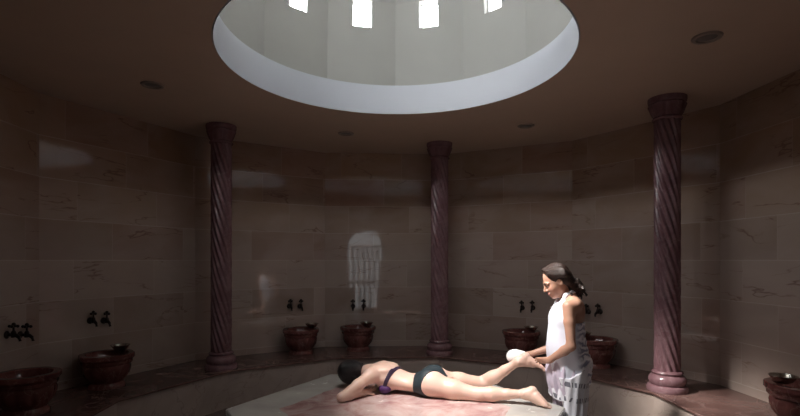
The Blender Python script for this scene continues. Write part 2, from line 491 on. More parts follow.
# pale ring round the opening
BT = CZ + .295
bm = bmesh.new(); n = 128
rws = [[bm.verts.new((r * sin(2*pi*i/n), r * cos(2*pi*i/n), z)) for i in range(n)] for r, z in ((RO - .004, CZ - .004), (RO - .004, BT), (RO + .14, BT), (RO + .14, CZ + .10), (RO + .0, CZ - .004))]
for A, B in zip(rws, rws[1:]):
    for i in range(n): bm.faces.new((A[i], A[(i+1) % n], B[(i+1) % n], B[i]))
struct(mesh_obj('trim_1', bm, M_BAND, angle=30))
# twelve-sided dome with real window openings
WB, WT, WHALF, DEEP = 4.085, 4.355, .098, .16
prof = [(BT, 1.352), (3.75, 1.348), (3.95, 1.342), (WB, 1.335), (WT, 1.318), (4.55, 1.25), (4.75, 1.13), (4.95, .93), (5.10, .68), (5.2, .36), (5.235, .02)]
bm = bmesh.new(); wbm = []
for k in range(12):
    az = pi / 12 + k * pi / 6
    F = V((sin(az), cos(az))); T = V((cos(az), -sin(az)))
    def pt(ap, s, z): return (F.x * ap + T.x * s, F.y * ap + T.y * s, z)
    for (z0, r0), (z1, r1) in zip(prof, prof[1:]):
        h0, h1 = r0 * math.tan(pi / 12), r1 * math.tan(pi / 12)
        if z0 == WB:
            bm.faces.new([bm.verts.new(pt(*p)) for p in ((r0, -h0, z0), (r0, -WHALF, z0), (r1, -WHALF, z1), (r1, -h1, z1))])
            bm.faces.new([bm.verts.new(pt(*p)) for p in ((r0, WHALF, z0), (r0, h0, z0), (r1, h1, z1), (r1, WHALF, z1))])
            q = [(r0, -WHALF, z0), (r0, WHALF, z0), (r1, WHALF, z1), (r1, -WHALF, z1)]
            for i in range(4):
                p0, p1 = q[i], q[(i + 1) % 4]
                bm.faces.new([bm.verts.new(pt(*p)) for p in (p0, p1, (p1[0] + DEEP, p1[1], p1[2]), (p0[0] + DEEP, p0[1], p0[2]))])
            w = struct(empty('window_%d' % (k + 1), (F.x * (1.326 + DEEP * .55), F.y * (1.326 + DEEP * .55), (WB + WT) / 2), -az))
            wb = bmesh.new(); add_box(wb, (-WHALF, .015, (WB - WT) / 2), (WHALF, .03, (WT - WB) / 2)); mesh_obj('pane', wb, pane_mat(az), w, False)
            wb = bmesh.new(); hh = (WT - WB) / 2
            for lo, hi in (((-WHALF, -.015, -hh), (WHALF, .015, -hh + .012)), ((-WHALF, -.015, hh - .012), (WHALF, .015, hh)), ((-WHALF, -.015, -hh), (-WHALF + .012, .015, hh)), ((WHALF - .012, -.015, -hh), (WHALF, .015, hh))): add_box(wb, lo, hi)
            mesh_obj('frame', wb, M_FRAME, w, False)
        else:
            bm.faces.new([bm.verts.new(pt(*p)) for p in ((r0, -h0, z0), (r0, h0, z0), (r1, h1, z1), (r1, -h1, z1))])
bmesh.ops.remove_doubles(bm, verts=bm.verts[:], dist=.001)
struct(mesh_obj('ceiling_dome', bm, M_DOME, angle=24))

# continuous wall bench: brown top slab on beige front
be = empty('wall_bench', (0, 0, 0))
tag(be, 'low marble bench running round the walls, brown top and beige front', 'bench')
ks = [6, 7, 8, 9, 10, 11, 12, 13, 14, 15, 16, 17]   # from left jamb of the entrance clockwise to the right jamb
bm = bmesh.new(); bf = bmesh.new()
ri, ro_ = RB, R - .003
def ring(bm_, prof_):
    rws = [[bm_.verts.new((*corner(k, r), z)) for k in ks] for r, z in prof_]
    for i, A in enumerate(rws):
        B = rws[(i + 1) % len(rws)]
        for j in range(len(ks) - 1): bm_.faces.new((A[j], A[j + 1], B[j + 1], B[j]))
    bm_.faces.new([r[0] for r in rws]); bm_.faces.new([r[-1] for r in rws][::-1])
ring(bm, [(ri - .012, BZ - .018), (ri - .012, BZ - .004), (ri - .006, BZ), (ro_, BZ), (ro_, BZ - .018)])
mesh_obj('bench_top', bm, M_BENCH_TOP, be, False)
ring(bf, [(ri + .008, .0), (ri + .008, BZ - .018), (ro_, BZ - .018), (ro_, 0)])
mesh_obj('bench_front', bf, M_BENCH_FRONT, be, False)

# ------------------------------------------------------------------ heated slab
sl = empty('heated_stone', (0, 0, 0))
tag(sl, 'hexagonal pink and white marble heated slab under the lying person', 'massage slab')
def hexa(bm_, s, z0, z1, bev):
    t = bmesh.new()
    lo = [t.verts.new((s * cos(i * pi / 3), s * sin(i * pi / 3), z0)) for i in range(6)]
    hi = [t.verts.new((s * cos(i * pi / 3), s * sin(i * pi / 3), z1)) for i in range(6)]
    t.faces.new(lo[::-1]); t.faces.new(hi)
    for i in range(6): t.faces.new((lo[i], lo[(i+1) % 6], hi[(i+1) % 6], hi[i]))
    if bev: bmesh.ops.bevel(t, geom=t.edges[:], offset=bev, segments=2, affect='EDGES')
    merge(bm_, t)
bm = bmesh.new(); hexa(bm, SS, SZ - .05, SZ, .006); mesh_obj('slab_top', bm, M_SLAB, sl, True, 30)
bm = bmesh.new(); hexa(bm, SS - .03, 0, SZ - .05, 0); mesh_obj('plinth', bm, M_SLABSIDE, sl, False)

# ------------------------------------------------------------------ twisted columns
CH = CZ - BZ
def make_column():
    root = empty('twisted_column')
    bm = bmesh.new()
    add_lathe(bm, [(.176, 0), (.180, .012), (.180, .040), (.172, .055), (.150, .062), (.158, .075), (.166, .10), (.160, .13), (.142, .15), (.128, .158), (.132, .166), (.138, .176), (.132, .188), (.115, .195)], 48)
    mesh_obj('base', bm, M_RED, root)
    bm = bmesh.new(); prof_ = [(.109, .19 + i * (CH - .19 - .20) / 120) for i in range(121)]
    add_lathe(bm, prof_, 144, None, lambda a, r, z: r * (1 + .10 * (abs(cos(6 * (a + 3.0 * z))) * 2 - 1.4)))
    mesh_obj('shaft', bm, M_RED, root, True, 70)
    bm = bmesh.new(); c = CH
    add_lathe(bm, [(.112, c - .215), (.128, c - .21), (.132, c - .198), (.124, c - .187), (.118, c - .182), (.132, c - .15), (.150, c - .10), (.160, c - .07), (.160, c - .062), (.152, c - .055), (.164, c - .045), (.168, c - .03), (.168, c - .001)], 64, None,
              lambda a, r, z: r * (1 + (.05 * cos(8 * a) if -.18 < z - c < -.066 else 0)))
    mesh_obj('capital', bm, M_RED, root, True, 35)
    return root
col0 = make_column()
for i, (k, lab) in enumerate([(-1, 'red marble twisted column left of the two back wall basins'), (0, 'red marble twisted column at the centre behind the slab'), (1, 'red marble twisted column on the right behind the standing person')]):
    o = col0 if i == 0 else copy_tree(col0)
    a = .2194 + k * pi / 3; o.location = (RC * sin(a), RC * cos(a), BZ)
    o.rotation_euler.z = -a; tag(o, lab, 'column', 'twisted marble columns on the bench')

# ------------------------------------------------------------------ wash basins, taps, bowls
def make_basin():
    root = empty('wash_basin')
    bm = bmesh.new()
    lob = lambda a, r, z: r * (1 + .045 * (abs(cos(6 * a)) - .6)) if .055 < z < .215 else r
    add_lathe(bm, [(.162, 0), (.164, .02), (.156, .035), (.142, .05), (.150, .065), (.168, .085), (.192, .12), (.206, .165), (.208, .20), (.203, .222), (.19, .226)], 96, None, lob)
    mesh_obj('bowl_body', bm, M_REDD, root, True, 45)
    bm = bmesh.new()
    oct_ = lambda a, r, z: r * (1 + .02 * cos(8 * a))
    add_lathe(bm, [(.19, .224), (.215, .228), (.222, .24), (.222, .262), (.232, .275), (.240, .285), (.240, .318), (.234, .325), (.19, .325), (.182, .318), (.172, .27), (.14, .235), (.08, .226), (0, .225)], 64, None, oct_)
    mesh_obj('rim', bm, M_REDD, root, True, 35)
    return root
BAS = [(26, 'dark red marble basin at the far left edge of the photo', 'pair'), (107, 'red marble basin second from the left, a metal bowl on its rim', ''),
       (301, 'red marble basin right of the left column under its pair of taps', ''), (358, 'red marble basin left of the centre column, metal bowl on top', ''),
       (521, 'red marble basin behind the raised foot of the lying person', ''), (596, 'red marble basin half hidden behind the standing person\'s back', ''),
       (804, 'red marble basin cut off by the right edge of the photo', '')]
bas0 = make_basin(); BP = []
for i, (px, lab, _) in enumerate(BAS):
    o = bas0 if i == 0 else copy_tree(bas0)
    p, a = wall_hit(px, .262); o.location = (p.x, p.y, BZ); o.rotation_euler.z = -a; BP.append((p, a))
    tag(o, lab, 'basin', 'marble wash basins along the walls')

def make_tap():
    root = empty('wall_tap')           # local: wall at y=0, room at -y
    bm = bmesh.new(); RX = Matrix.Rotation(pi / 2, 4, 'X')
    add_lathe(bm, [(.0, 0), (.030, .0), (.030, .006), (.022, .012), (.012, .018), (.0, .02)], 20, RX); mesh_obj('wall_plate', bm, M_BRONZE, root)
    bm = bmesh.new()
    add_tube(bm, [(0, -.01, 0), (0, -.05, 0), (0, -.075, -.004), (0, -.098, -.022), (0, -.105, -.05)], [.013, .014, .015, .013, .012], 12)
    add_tube(bm, [(0, -.055, -.02), (0, -.055, .02), (0, -.055, .034)], [.018, .018, .010], 12)
    mesh_obj('spout', bm, M_BRONZE, root)
    bm = bmesh.new(); add_tube(bm, [(0, -.055, .03), (0, -.055, .06)], .008, 10)
    add_tube(bm, [(-.019, -.055, .066), (.019, -.055, .066)], .0085, 10); add_tube(bm, [(0, -.085, .066), (0, -.025, .066)], .0085, 10)
    for q in ((-.020, -.055), (.020, -.055), (0, -.087), (0, -.023)): bmesh.ops.create_icosphere(bm, subdivisions=2, radius=.0125, matrix=Matrix.Translation((*q, .066)))
    bmesh.ops.create_icosphere(bm, subdivisions=2, radius=.015, matrix=Matrix.Translation((0, -.055, .08)))
    mesh_obj('cross_handle', bm, M_BRONZE, root)
    return root
TAPS = [(6.5, 20, 334, 'at the far left edge above the leftmost basin'), (90, 103.5, 320, 'above the basin second from the left'), (289, 299.5, 306, 'above the basin right of the left column'),
        (353, 363.5, 306, 'above the basin left of the centre column'), (522.5, 533, 308, 'on the wall left of the standing person'), (589, 600.5, 312, 'on the wall right of the standing person')]
tap0 = make_tap(); first = True
for x0, x1, py, where in TAPS:
    for side, px in (('left', x0), ('right', x1)):
        o = tap0 if first else copy_tree(tap0); first = False
        p, a = wall_hit(px, .001)
        t = (p.y - CAM.y); z = 1.65 + (HZ - py) / FPX * t * (1 if True else 0)
        o.location = (p.x, p.y, z); o.rotation_euler.z = -a
        o.scale = (1.05, 1.05, 1.1)
        tag(o, '%s dark bronze tap of the pair %s' % (side, where), 'tap', 'bronze wall taps above the basins')

def make_bowl():
    bm = bmesh.new()
    add_lathe(bm, [(.0, 0), (.035, .0), (.060, .014), (.078, .038), (.086, .052), (.092, .055), (.092, .058), (.084, .056), (.074, .038), (.056, .018), (.034, .006), (0, .005)], 40)
    return mesh_obj('metal_bowl', bm, M_STEEL)
bowl0 = make_bowl()
BOWLS = [(1, (.150, .02), 'shiny metal bowl on the rim of the basin second from the left'), (2, (.155, .0), 'shiny metal bowl on the basin right of the left column'), (3, (.12, -.05), 'shiny metal bowl on the basin left of the centre column'),
         (4, (.13, .0), 'dim metal bowl on the basin behind the raised foot'), (5, (-.13, -.06), 'metal bowl on the basin peeking out behind the standing person'), (6, (-.03, -.135), 'metal bowl on the basin at the right edge of the photo')]
for i, (bi, off, lab) in enumerate(BOWLS):
    o = bowl0 if i == 0 else copy_tree(bowl0)
    p, a = BP[bi]; T = V((cos(a), -sin(a))); Nn = V((sin(a), cos(a)))
    q = p + T * off[0] + Nn * off[1]
    o.location = (q.x, q.y, BZ + .327); tag(o, lab, 'bowl', 'metal water bowls on the basin rims')

# ------------------------------------------------------------------ recessed ceiling lights
def make_spot():
    root = empty('recessed_downlight')
    bm = bmesh.new(); add_lathe(bm, [(.062, -.001), (.070, -.012), (.090, -.012), (.096, -.004), (.096, 0)], 40); mesh_obj('ring', bm, M_SPOT_RING, root)
    bm = bmesh.new(); add_lathe(bm, [(.0, -.004), (.050, -.005), (.064, -.002), (.064, -.0005)], 40); mesh_obj('lens', bm, M_SPOT_LENS, root)
    return root
sp0 = make_spot()
for i, (px, py, lab) in enumerate([(152.5, 86, 'unlit round downlight in the ceiling at the upper left'), (346, 133.5, 'unlit round downlight in the ceiling left of the centre column'), (526, 125, 'unlit round downlight in the ceiling right of the centre column'), (707, 35, 'unlit round downlight in the ceiling at the upper right')]):
    o = sp0 if i == 0 else copy_tree(sp0)
    d = (CZ - 1.65) * FPX / (HZ - py); o.location = at(px, py, CAM.y + d); o.location.z = CZ
    tag(o, lab, 'ceiling light', 'recessed lights round the dome')
# ================================================================== PEOPLE
def fr_(*v): return V(v).normalized()
M_SKIN_L = mat_skin('fair skin', (.74, .52, .42), (.66, .36, .28))
M_SKIN_S = mat_skin('warm tan skin', (.50, .29, .205), (.42, .19, .135))
M_HAIR_L = mat_hair('black hair', (.006, .005, .006), (.022, .018, .02))
M_HAIR_S = mat_hair('dark brown hair', (.010, .006, .005), (.045, .022, .016))
M_BIK = mat_plain('dark teal swimwear', (.012, .022, .028), .6, 0, .3, 120)
M_BIKTOP = mat_plain('dark plum swimwear', (.030, .014, .040), .6, 0, .3, 120)
M_CUP = mat_plain('violet swimwear cup', (.075, .022, .115), .6, 0, .3, 120)
M_MITT = mat_plain('white terry mitt', (.85, .85, .84), .95, 0, .08, 90, .6)
M_EYE = mat_plain('eye white', (.7, .68, .65), .2, 0, .03)
M_IRIS = mat_plain('dark iris', (.02, .012, .01), .2)
M_TOWEL = mat_towel(); M_WRAP = mat_crinkle()
M_SHEER = mat_plain('pale lilac cotton', (.62, .55, .66), .8, 0, .14, 26, .3)

def hand(S, wrist, d, nrm, side, curl=.35, thumb_out=.7, s=1.0, tints=None, spread=.06):
    """five-fingered hand; d = pointing direction, nrm = back of the hand, side=+1/-1 puts the thumb on that lateral side"""
    d = V(d).normalized(); nrm = V(nrm); nrm = (nrm - d * nrm.dot(d)).normalized(); l = d.cross(nrm) * side
    W = V(wrist)
    S.cap(W - d * .02, W + d * .02, .023 * s, .025 * s, k=.02)
    for j in range(4):                       # palm: four metacarpal ridges
        o = (.027 - .018 * j) * s
        S.cap(W + d * .012 + l * o * .6, W + d * .078 * s + l * o, .0145 * s, .0115 * s, k=.014)
    ax = l
    for j, (L, r) in enumerate(((.066, .0082), .0 and () or (.076, .0084), (.070, .0080), (.054, .0070))):
        o = (.029 - .0192 * j) * s; b = W + d * (.080 - .004 * abs(j - 1)) * s + l * o
        dd = (d + l * (1.2 - j) * spread).normalized(); c = curl * (1 + .12 * j)
        for q, (fr, cc) in enumerate(((.45, .55), (.31, 1.1), (.24, .8))):
            rot = Matrix.Rotation(c * cc, 3, ax * side); dd = rot @ dd
            if dd.dot(nrm) > 0 and q == 0 and c > 0 and (rot @ d).dot(nrm) > 0: dd = Matrix.Rotation(-2 * c * cc, 3, ax * side) @ dd
            e = b + dd * L * fr * s; S.cap(b, e, r * s * (1 - .1 * q), r * s * (.92 - .1 * q), k=.005); b = e
        if tints is not None: tints.append((b + nrm * .004, (.006,) * 3, (.75, .45, .42), .5))
    t0 = W + d * .022 * s + l * .026 * s - nrm * .006
    td = (d * .62 + l * thumb_out - nrm * .3).normalized(); t1 = t0 + td * .042 * s
    td2 = (d * .85 + l * thumb_out * .35 - nrm * .45).normalized(); t2 = t1 + td2 * .032 * s; t3 = t2 + (td2 - nrm * .2).normalized() * .026 * s
    S.cap(t0, t1, .0135 * s, .0105 * s, k=.016); S.cap(t1, t2, .0102 * s, .0094 * s, k=.006); S.cap(t2, t3, .0094 * s, .0076 * s, k=.005)

def foot(S, ankle, heel, toe, nrm, side, s=1.0, tints=None):
    """heel->toe sole line; nrm points from the sole to the instep; side=+1/-1 puts the big toe on that side"""
    A, H, T = V(ankle), V(heel), V(toe); d = (T - H).normalized(); nrm = V(nrm); nrm = (nrm - d * nrm.dot(d)).normalized(); l = d.cross(nrm) * side
    L = (T - H).length
    S.ell(H + d * .020 + nrm * .022 * s, (.034 * s, .030 * s, .033 * s), (d, l, nrm), k=.03)
    S.cap(A, H + d * .02 + nrm * .04, .034, .03, k=.03)
    S.cap(A, H + d * L * .5 + nrm * .042, .034, .026 * s, k=.03)
    for j in range(4):
        o = .022 - .015 * j
        S.cap(H + d * L * .30 + l * o * .6 + nrm * .03, H + d * L * (.74 - .02 * j) + l * o * 1.25 + nrm * .016 * s, .024 * s, .0150 * s, k=.02)
    for j, (ln, r) in enumerate(((.060, .0135), (.054, .0095), (.048, .009), (.042, .0085), (.034, .008))):
        b = H + d * L * (.76 - .035 * j) + l * (.029 - .0155 * j) + nrm * .014
        r *= s; m = b + d * ln * .55 + nrm * .005; e = b + d * ln - nrm * .004
        S.cap(b, m, r, r, k=.007); S.cap(m, e, r, r * .95, k=.005)
        if tints is not None: tints.append((e + nrm * r, (.009,) * 3, (.55, .10, .12) if tints is not None and side == 9 else (.80, .48, .42), .6))
    S.ell(A + l * .033, (.012,) * 3, k=.015); S.ell(A - l * .033 - d * .004, (.012,) * 3, k=.015)

def head(S, c, f, u, ear=True, s=1.0, tints=None):
    f, u = V(f).normalized(), V(u); u = (u - f * u.dot(f)).normalized(); l = u.cross(f); X = (f, l, u); c = V(c)
    def q(a, b, z): return c + (f * a + l * b + u * z) * s
    def r(*v): return tuple(x * s for x in v)
    S.ell(q(-.012, 0, .022), r(.098, .076, .096), X, k=.03)
    S.ell(q(.030, 0, -.045), r(.058, .058, .072), X, k=.04)
    S.ell(q(.052, 0, -.088), r(.034, .036, .030), X, k=.03)
    S.ell(q(.076, 0, -.104), r(.016, .018, .015), X, k=.02)
    for b in (-1, 1):
        S.ell(q(.058, .036 * b, -.038), r(.026, .022, .024), X, k=.03)
        S.ell(q(.092, .033 * b, -.004), r(.017, .019, .012), X, k=.012, op='sub')
        S.ell(q(.073, .032 * b, -.004), r(.014, .014, .013), X, k=.006)
        S.cap(q(.086, .014 * b, .014), q(.076, .050 * b, .012), .009 * s, .007 * s, k=.015)
        S.ell(q(.094, .012 * b, -.043), r(.010, .009, .008), X, k=.01)
        if ear:
            e = q(-.006, .076 * b, -.012)
            S.ell(e, r(.018, .009, .031), (f - u * .25, l + f * .3 * b, u + f * .2), k=.010)
            S.ell(e + (l * .008 * b + f * .003) * s, r(.008, .006, .016), (f, l, u), k=.006, op='sub')
    S.cap(q(.086, 0, .004), q(.112, 0, -.038), .0085 * s, .0105 * s, k=.014)
    S.ell(q(.092, 0, -.067), r(.012, .024, .0075), X, k=.008); S.ell(q(.089, 0, -.079), r(.012, .020, .008), X, k=.008)
    if tints is not None:
        tints += [(q(.098, 0, -.067), (.012 * s, .022 * s, .009 * s), (.42, .13, .12), .75), (q(.096, 0, -.079), (.012 * s, .019 * s, .009 * s), (.45, .15, .13), .75)]
        for b in (-1, 1): tints.append((q(.066, .04 * b, -.035), (.026,) * 3, (.70, .30, .24), .25))
    return q, X

# ---------------------------------------------------------------- person lying face down
EA = math.radians(18); Ee = V((-cos(EA), sin(EA), 0)); En = V((-sin(EA), -cos(EA), 0)); Eu = V((0, 0, 1))
G = V((.318, .40, SZ))
def Lp(a, b, z): return G + Ee * a + En * b + Eu * z
lying = SDF(); ltint = []
tors = SDF()
tst = [(-.15, .135, .06, 0, .085), (-.08, .165, .085, 0, .095), (0, .178, .098, 0, .105), (.09, .162, .088, 0, .100), (.19, .132, .074, 0, .088), (.29, .140, .084, 0, .102), (.39, .160, .100, 0, .128), (.47, .160, .098, 0, .142), (.53, .125, .075, 0, .150), (.575, .06, .05, 0, .155)]
HIPN, KNEEN, ANKN = Lp(.01, .088, .098), at(478, 394.5, .19), at(525.5, 394, .085)
HIPF, KNEEF, ANKF = Lp(.01, -.088, .098), at(484, 383.5, .52), at(518.5, 361.5, .335)
def lying_core(S):
    S.loft(G, Ee, En, Eu, tst, k=.03)
    for b in (-1, 1):
        S.ell(Lp(.005, .078 * b, .138), (.112, .086, .092), (Ee, En, Eu), k=.03)
        S.ell(Lp(.40, .085 * b, .055), (.065, .06, .05), (Ee, En, Eu), k=.04)
        S.ell(Lp(.44, .095 * b, .200), (.085, .055, .030), (Ee + En * .25 * b, En, Eu), k=.04)
        S.cap(Lp(.50, .075 * b, .165), Lp(.505, .165 * b, .160), .060, .058, k=.04)
    for H_, K_, A_ in ((HIPN, KNEEN, ANKN), (HIPF, KNEEF, ANKF)):
        d = (K_ - H_)
        S.cap(H_, H_ + d * .5, .092, .078, k=.045); S.cap(H_ + d * .5, K_, .078, .054, k=.04)
lying_core(tors); lying_core(lying)
for K_, A_, upv in ((KNEEN, ANKN, V((0, 0, 1))), (KNEEF, ANKF, V((-.35, 0, .9)))):
    d = A_ - K_
    lying.cap(K_, K_ + d * .30, .052, .053, k=.03); lying.cap(K_ + d * .30, K_ + d * .62, .053, .041, k=.03); lying.cap(K_ + d * .62, A_, .041, .031, k=.02)
    lying.ell(K_ + d * .28 + upv * .016, (.10, .042, .036), (d, d.cross(upv), upv), k=.03)
# near foot: toes down on the slab, heel up
foot(lying, ANKN, at(533, 387, .075), at(554, 410.5, -.04), (-.55, .22, -.78), 1, 1.2, tints=ltint)
# far foot, lifted and held
HEELF, TOEF = at(525.5, 352.5, .325), at(547, 369, .30)
foot(lying, ANKF, HEELF, TOEF, (-.5, 0, -.85), -1, tints=ltint)
# arms folded under the head
SHN, SHF = Lp(.505, .175, .165), Lp(.505, -.175, .155)
ELN, ELF = at(341.5, 397.5, .165), Lp(.74, -.36, .05)
WRN, WRF = V((-.275, .335, SZ + .032)), Lp(.70, -.13, .035)
for S_, E_, W_, Hd, b in ((SHN, ELN, WRN, V((-.1, .95, 0)), 1), (SHF, ELF, WRF, V((-.25, -.9, 0)), -1)):
    m = S_.lerp(E_, .45)
    lying.cap(S_, m, .056, .046, k=.04); lying.cap(m, E_, .046, .036, k=.025)
    m = E_.lerp(W_, .3); lying.cap(E_, m, .036, .038, k=.02); lying.cap(m, W_, .038, .025, k=.02)
    hand(lying, W_ + (W_ - E_).normalized() * .012, (W_ - E_).normalized() * .6 + Hd * .4, (0, 0, 1), 1 if b > 0 else -1, .12, tints=ltint)
HCL = Lp(.745, -.01, .120)
lying.chain([Lp(.53, 0, .160), Lp(.60, 0, .155), Lp(.68, -.01, .13)], [.062, .052, .055], k=.04)
hf, hu = (-En * .45 - Eu * .88 + Ee * .1), Ee
head(lying, HCL, hf, hu, tints=ltint)
clip = lambda P: (SZ + .0015) - P[..., 2]
person_l = lying.mesh('person', .0048, M_SKIN_L, None, region=clip, origin=G, tint=ltint)
tag(person_l, 'person lying face down on the slab in a dark two piece swimsuit', 'person')
def Lc(P):
    q = P - A3(G); return q @ A3(Ee), q @ A3(En), q @ A3(Eu)
def child(o, par): o.parent = par; o.location = o.location - par.location; return o
# hair
hs_ = SDF(); ff, uu = V(hf).normalized(), V(hu); uu = (uu - ff * uu.dot(ff)).normalized(); ll = uu.cross(ff)
hs_.ell(HCL - ff * .018 + uu * .026, (.116, .102, .120), (ff, ll, uu), k=.02)
hs_.ell(HCL - ff * .075 - uu * .035, (.055, .060, .055), (ff, ll, uu), k=.03)
hs_.ell(HCL - ff * .035 + ll * .0 - uu * .055, (.06, .066, .06), (ff, ll, uu), k=.03)
for i in range(26):
    a = random.uniform(-1.6, 1.6); z = random.uniform(-.04, .09)
    p0 = HCL - ff * (.085 * cos(a)) + ll * (.086 * sin(a)) + uu * z
    p1 = p0 - uu * random.uniform(.03, .06) - ff * .012 + ll * random.uniform(-.015, .015)
    hs_.cap(p0, p1, .018, .010, k=.01)
hs_.ell(HCL + ff * .115 - uu * .03, (.07, .066, .10), (ff, ll, uu), k=.015, op='sub')
child(hs_.mesh('hair', .0045, M_HAIR_L, None, region=clip, origin=G), person_l).location = (0, 0, 0)
# swimsuit
def band_region(lo, hi, extra=None):
    def f(P):
        t, b, z = Lc(P); l_, h_ = (lo(t, b, z) if callable(lo) else lo), (hi(t, b, z) if callable(hi) else hi)
        d = np.maximum(l_ - t, t - h_)
        d = np.maximum(d, (SZ + .0015) - P[..., 2])
        return d if extra is None else np.maximum(d, extra(t, b, z))
    return f
o = lying.mesh('swimsuit_strap', .005, M_BIKTOP, None, offset=.008, region=band_region(lambda t, b, z: .312 + .10 * b + .38 * (.19 - z), lambda t, b, z: .346 + .10 * b + .38 * (.19 - z)), lo=A3(Lp(.36, 0, .1)) - .3, hi=A3(Lp(.36, 0, .1)) + .3, origin=G); child(o, person_l).location = (0, 0, 0); o['label'] = 'dark plum back strap'
for b in (1, -1):
    cs = SDF(); cs.ell(Lp(.395, .125 * b, .048), (.055, .045, .042), (Ee, En, Eu), k=.02)
    o = cs.mesh('swimsuit_cup', .0045, M_CUP, None, region=clip, origin=G); child(o, person_l).location = (0, 0, 0); o['label'] = 'violet side cup'
def brief_lo(t, b, z):   # leg opening rises towards the hips, dips between the legs at the back
    return -.125 + 1.15 * np.clip(np.abs(b) - .022, 0, .19) + .0 * z
o = tors.mesh('swimsuit_bottom', .005, M_BIK, None, offset=.006, region=band_region(lambda t, b, z: np.minimum(brief_lo(t, b, z),   .108 - .0 * t), lambda t, b, z: .150 - .12 * np.clip(np.abs(b) - .06, 0, .2)), origin=G); child(o, person_l).location = (0, 0, 0); o['label'] = 'dark teal briefs'

# ---------------------------------------------------------------- standing person
SX, SY = 1.412, .184
def Sp(f, l, z): return V((SX - f, SY - l, z))        # f forward (-x), l her left (-y)
Sf, Sl, Su = V((-1, 0, 0)), V((0, -1, 0)), V((0, 0, 1))
st_ = SDF(); stint = []; sbody = SDF()
bst = [(.74, .155, .105, 0, -.02), (.84, .176, .118, 0, -.015), (.92, .160, .105, 0, .0), (1.01, .132, .090, 0, .008), (1.10, .142, .098, 0, .004), (1.19, .158, .108, 0, .0), (1.27, .150, .090, 0, -.012), (1.325, .115, .068, 0, -.012), (1.365, .06, .05, 0, .005)]
def st_core(S):
    S.loft(V((SX, SY, 0)), Su, Sl, Sf, bst, k=.03)
    for b in (-1, 1):
        S.ell(Sp(.062, .064 * b, 1.175), (.052, .056, .056), (Sf, Sl, Su), k=.04)
        S.ell(Sp(-.060, .07 * b, .85), (.075, .08, .085), (Sf, Sl, Su), k=.04)
        S.ell(Sp(-.075, .075 * b, 1.24), (.026, .05, .075), (Sf, Sl, Su), k=.04)
        S.cap(Sp(-.01, .08, 1.31) if b > 0 else Sp(-.005, -.08, 1.31), Sp(-.005, .150 * b, 1.298), .052, .050, k=.04)
st_core(st_); st_core(sbody)
for b in (-1, 1):
    h_, k_, a_ = Sp(-.005, .088 * b, .83), Sp(.012, .085 * b, .46), Sp(-.055, .085 * b, .075)
    st_.cap(h_, h_.lerp(k_, .5), .088, .074, k=.04); st_.cap(h_.lerp(k_, .5), k_, .074, .053, k=.03)
    st_.cap(k_, k_.lerp(a_, .3), .052, .053, k=.03); st_.cap(k_.lerp(a_, .3), a_, .053, .033, k=.03)
    foot(st_, a_, Sp(-.12, .085 * b, .003), Sp(.095, .092 * b, .003), (0, 0, 1), 1 if b < 0 else -1, tints=stint)
S1, E1, W1 = at(568.5, 306.5, .025), at(571.0, 346.5, -.045), at(549.5, 360, .085)
S2, E2, W2 = Sp(-.0, -.155, 1.295), at(560, 345, .39), at(530, 354.5, .42)
for S_, E_, W_ in ((S1, E1, W1), (S2, E2, W2)):
    m = S_.lerp(E_, .4); st_.cap(S_, m, .048, .042, k=.035); st_.cap(m, E_, .042, .034, k=.02)
    m = E_.lerp(W_, .3); st_.cap(E_, m, .034, .036, k=.02); st_.cap(m, W_, .036, .024, k=.02)
hand(st_, W1 + (at(541, 361.5, .17) - W1).normalized() * .012, at(535, 361, .235) - W1, (-.15, -.85, -.45), -1, .30, tints=stint)
hand(st_, W2 + (at(516, 357, .43) - W2).normalized() * .006, at(514, 357, .435) - W2, (.1, .75, .65), 1, .25, tints=stint)
HCS = at(556.0, 280, SY); hfS = V((-.88, .10, -.46)); huS = V((-.46, 0, .88))
st_.chain([Sp(-.015, 0, 1.33), Sp(.0, 0, 1.375), HCS + V((.020, 0, -.055))], [.058, .049, .052], k=.035)
qS, XS = head(st_, HCS, hfS, huS, s=1.08, tints=stint)
person_s = st_.mesh('person', .0046, M_SKIN_S, None, region=lambda P: .0015 - P[..., 2], origin=(SX, SY, 0), tint=stint)
tag(person_s, 'standing person in a white wrap scrubbing the lifted leg with a mitt', 'person')
OS = V((SX, SY, 0))
def add_s(o): o.parent = person_s; o.location = (0, 0, 0); return o
# eyes, brows
for b in (-1, 1):
    bm = bmesh.new(); bmesh.ops.create_uvsphere(bm, u_segments=20, v_segments=14, radius=.0132, matrix=Matrix.Translation(qS(.0765, .032 * b, -.004) - OS)); e = mesh_obj('eye', bm, M_EYE, person_s)
    bm = bmesh.new(); bmesh.ops.create_uvsphere(bm, u_segments=16, v_segments=10, radius=.0075, matrix=Matrix.Translation(qS(.0832, .0322 * b, -.0065) - OS)); mesh_obj('iris', bm, M_IRIS, e)
    bm = bmesh.new(); add_tube(bm, [qS(.0965, .014 * b, .016) - OS, qS(.0945, .030 * b, .022) - OS, qS(.082, .050 * b, .017) - OS], [.003, .0042, .002], 8); mesh_obj('eyebrow', bm, M_HAIR_S, person_s)
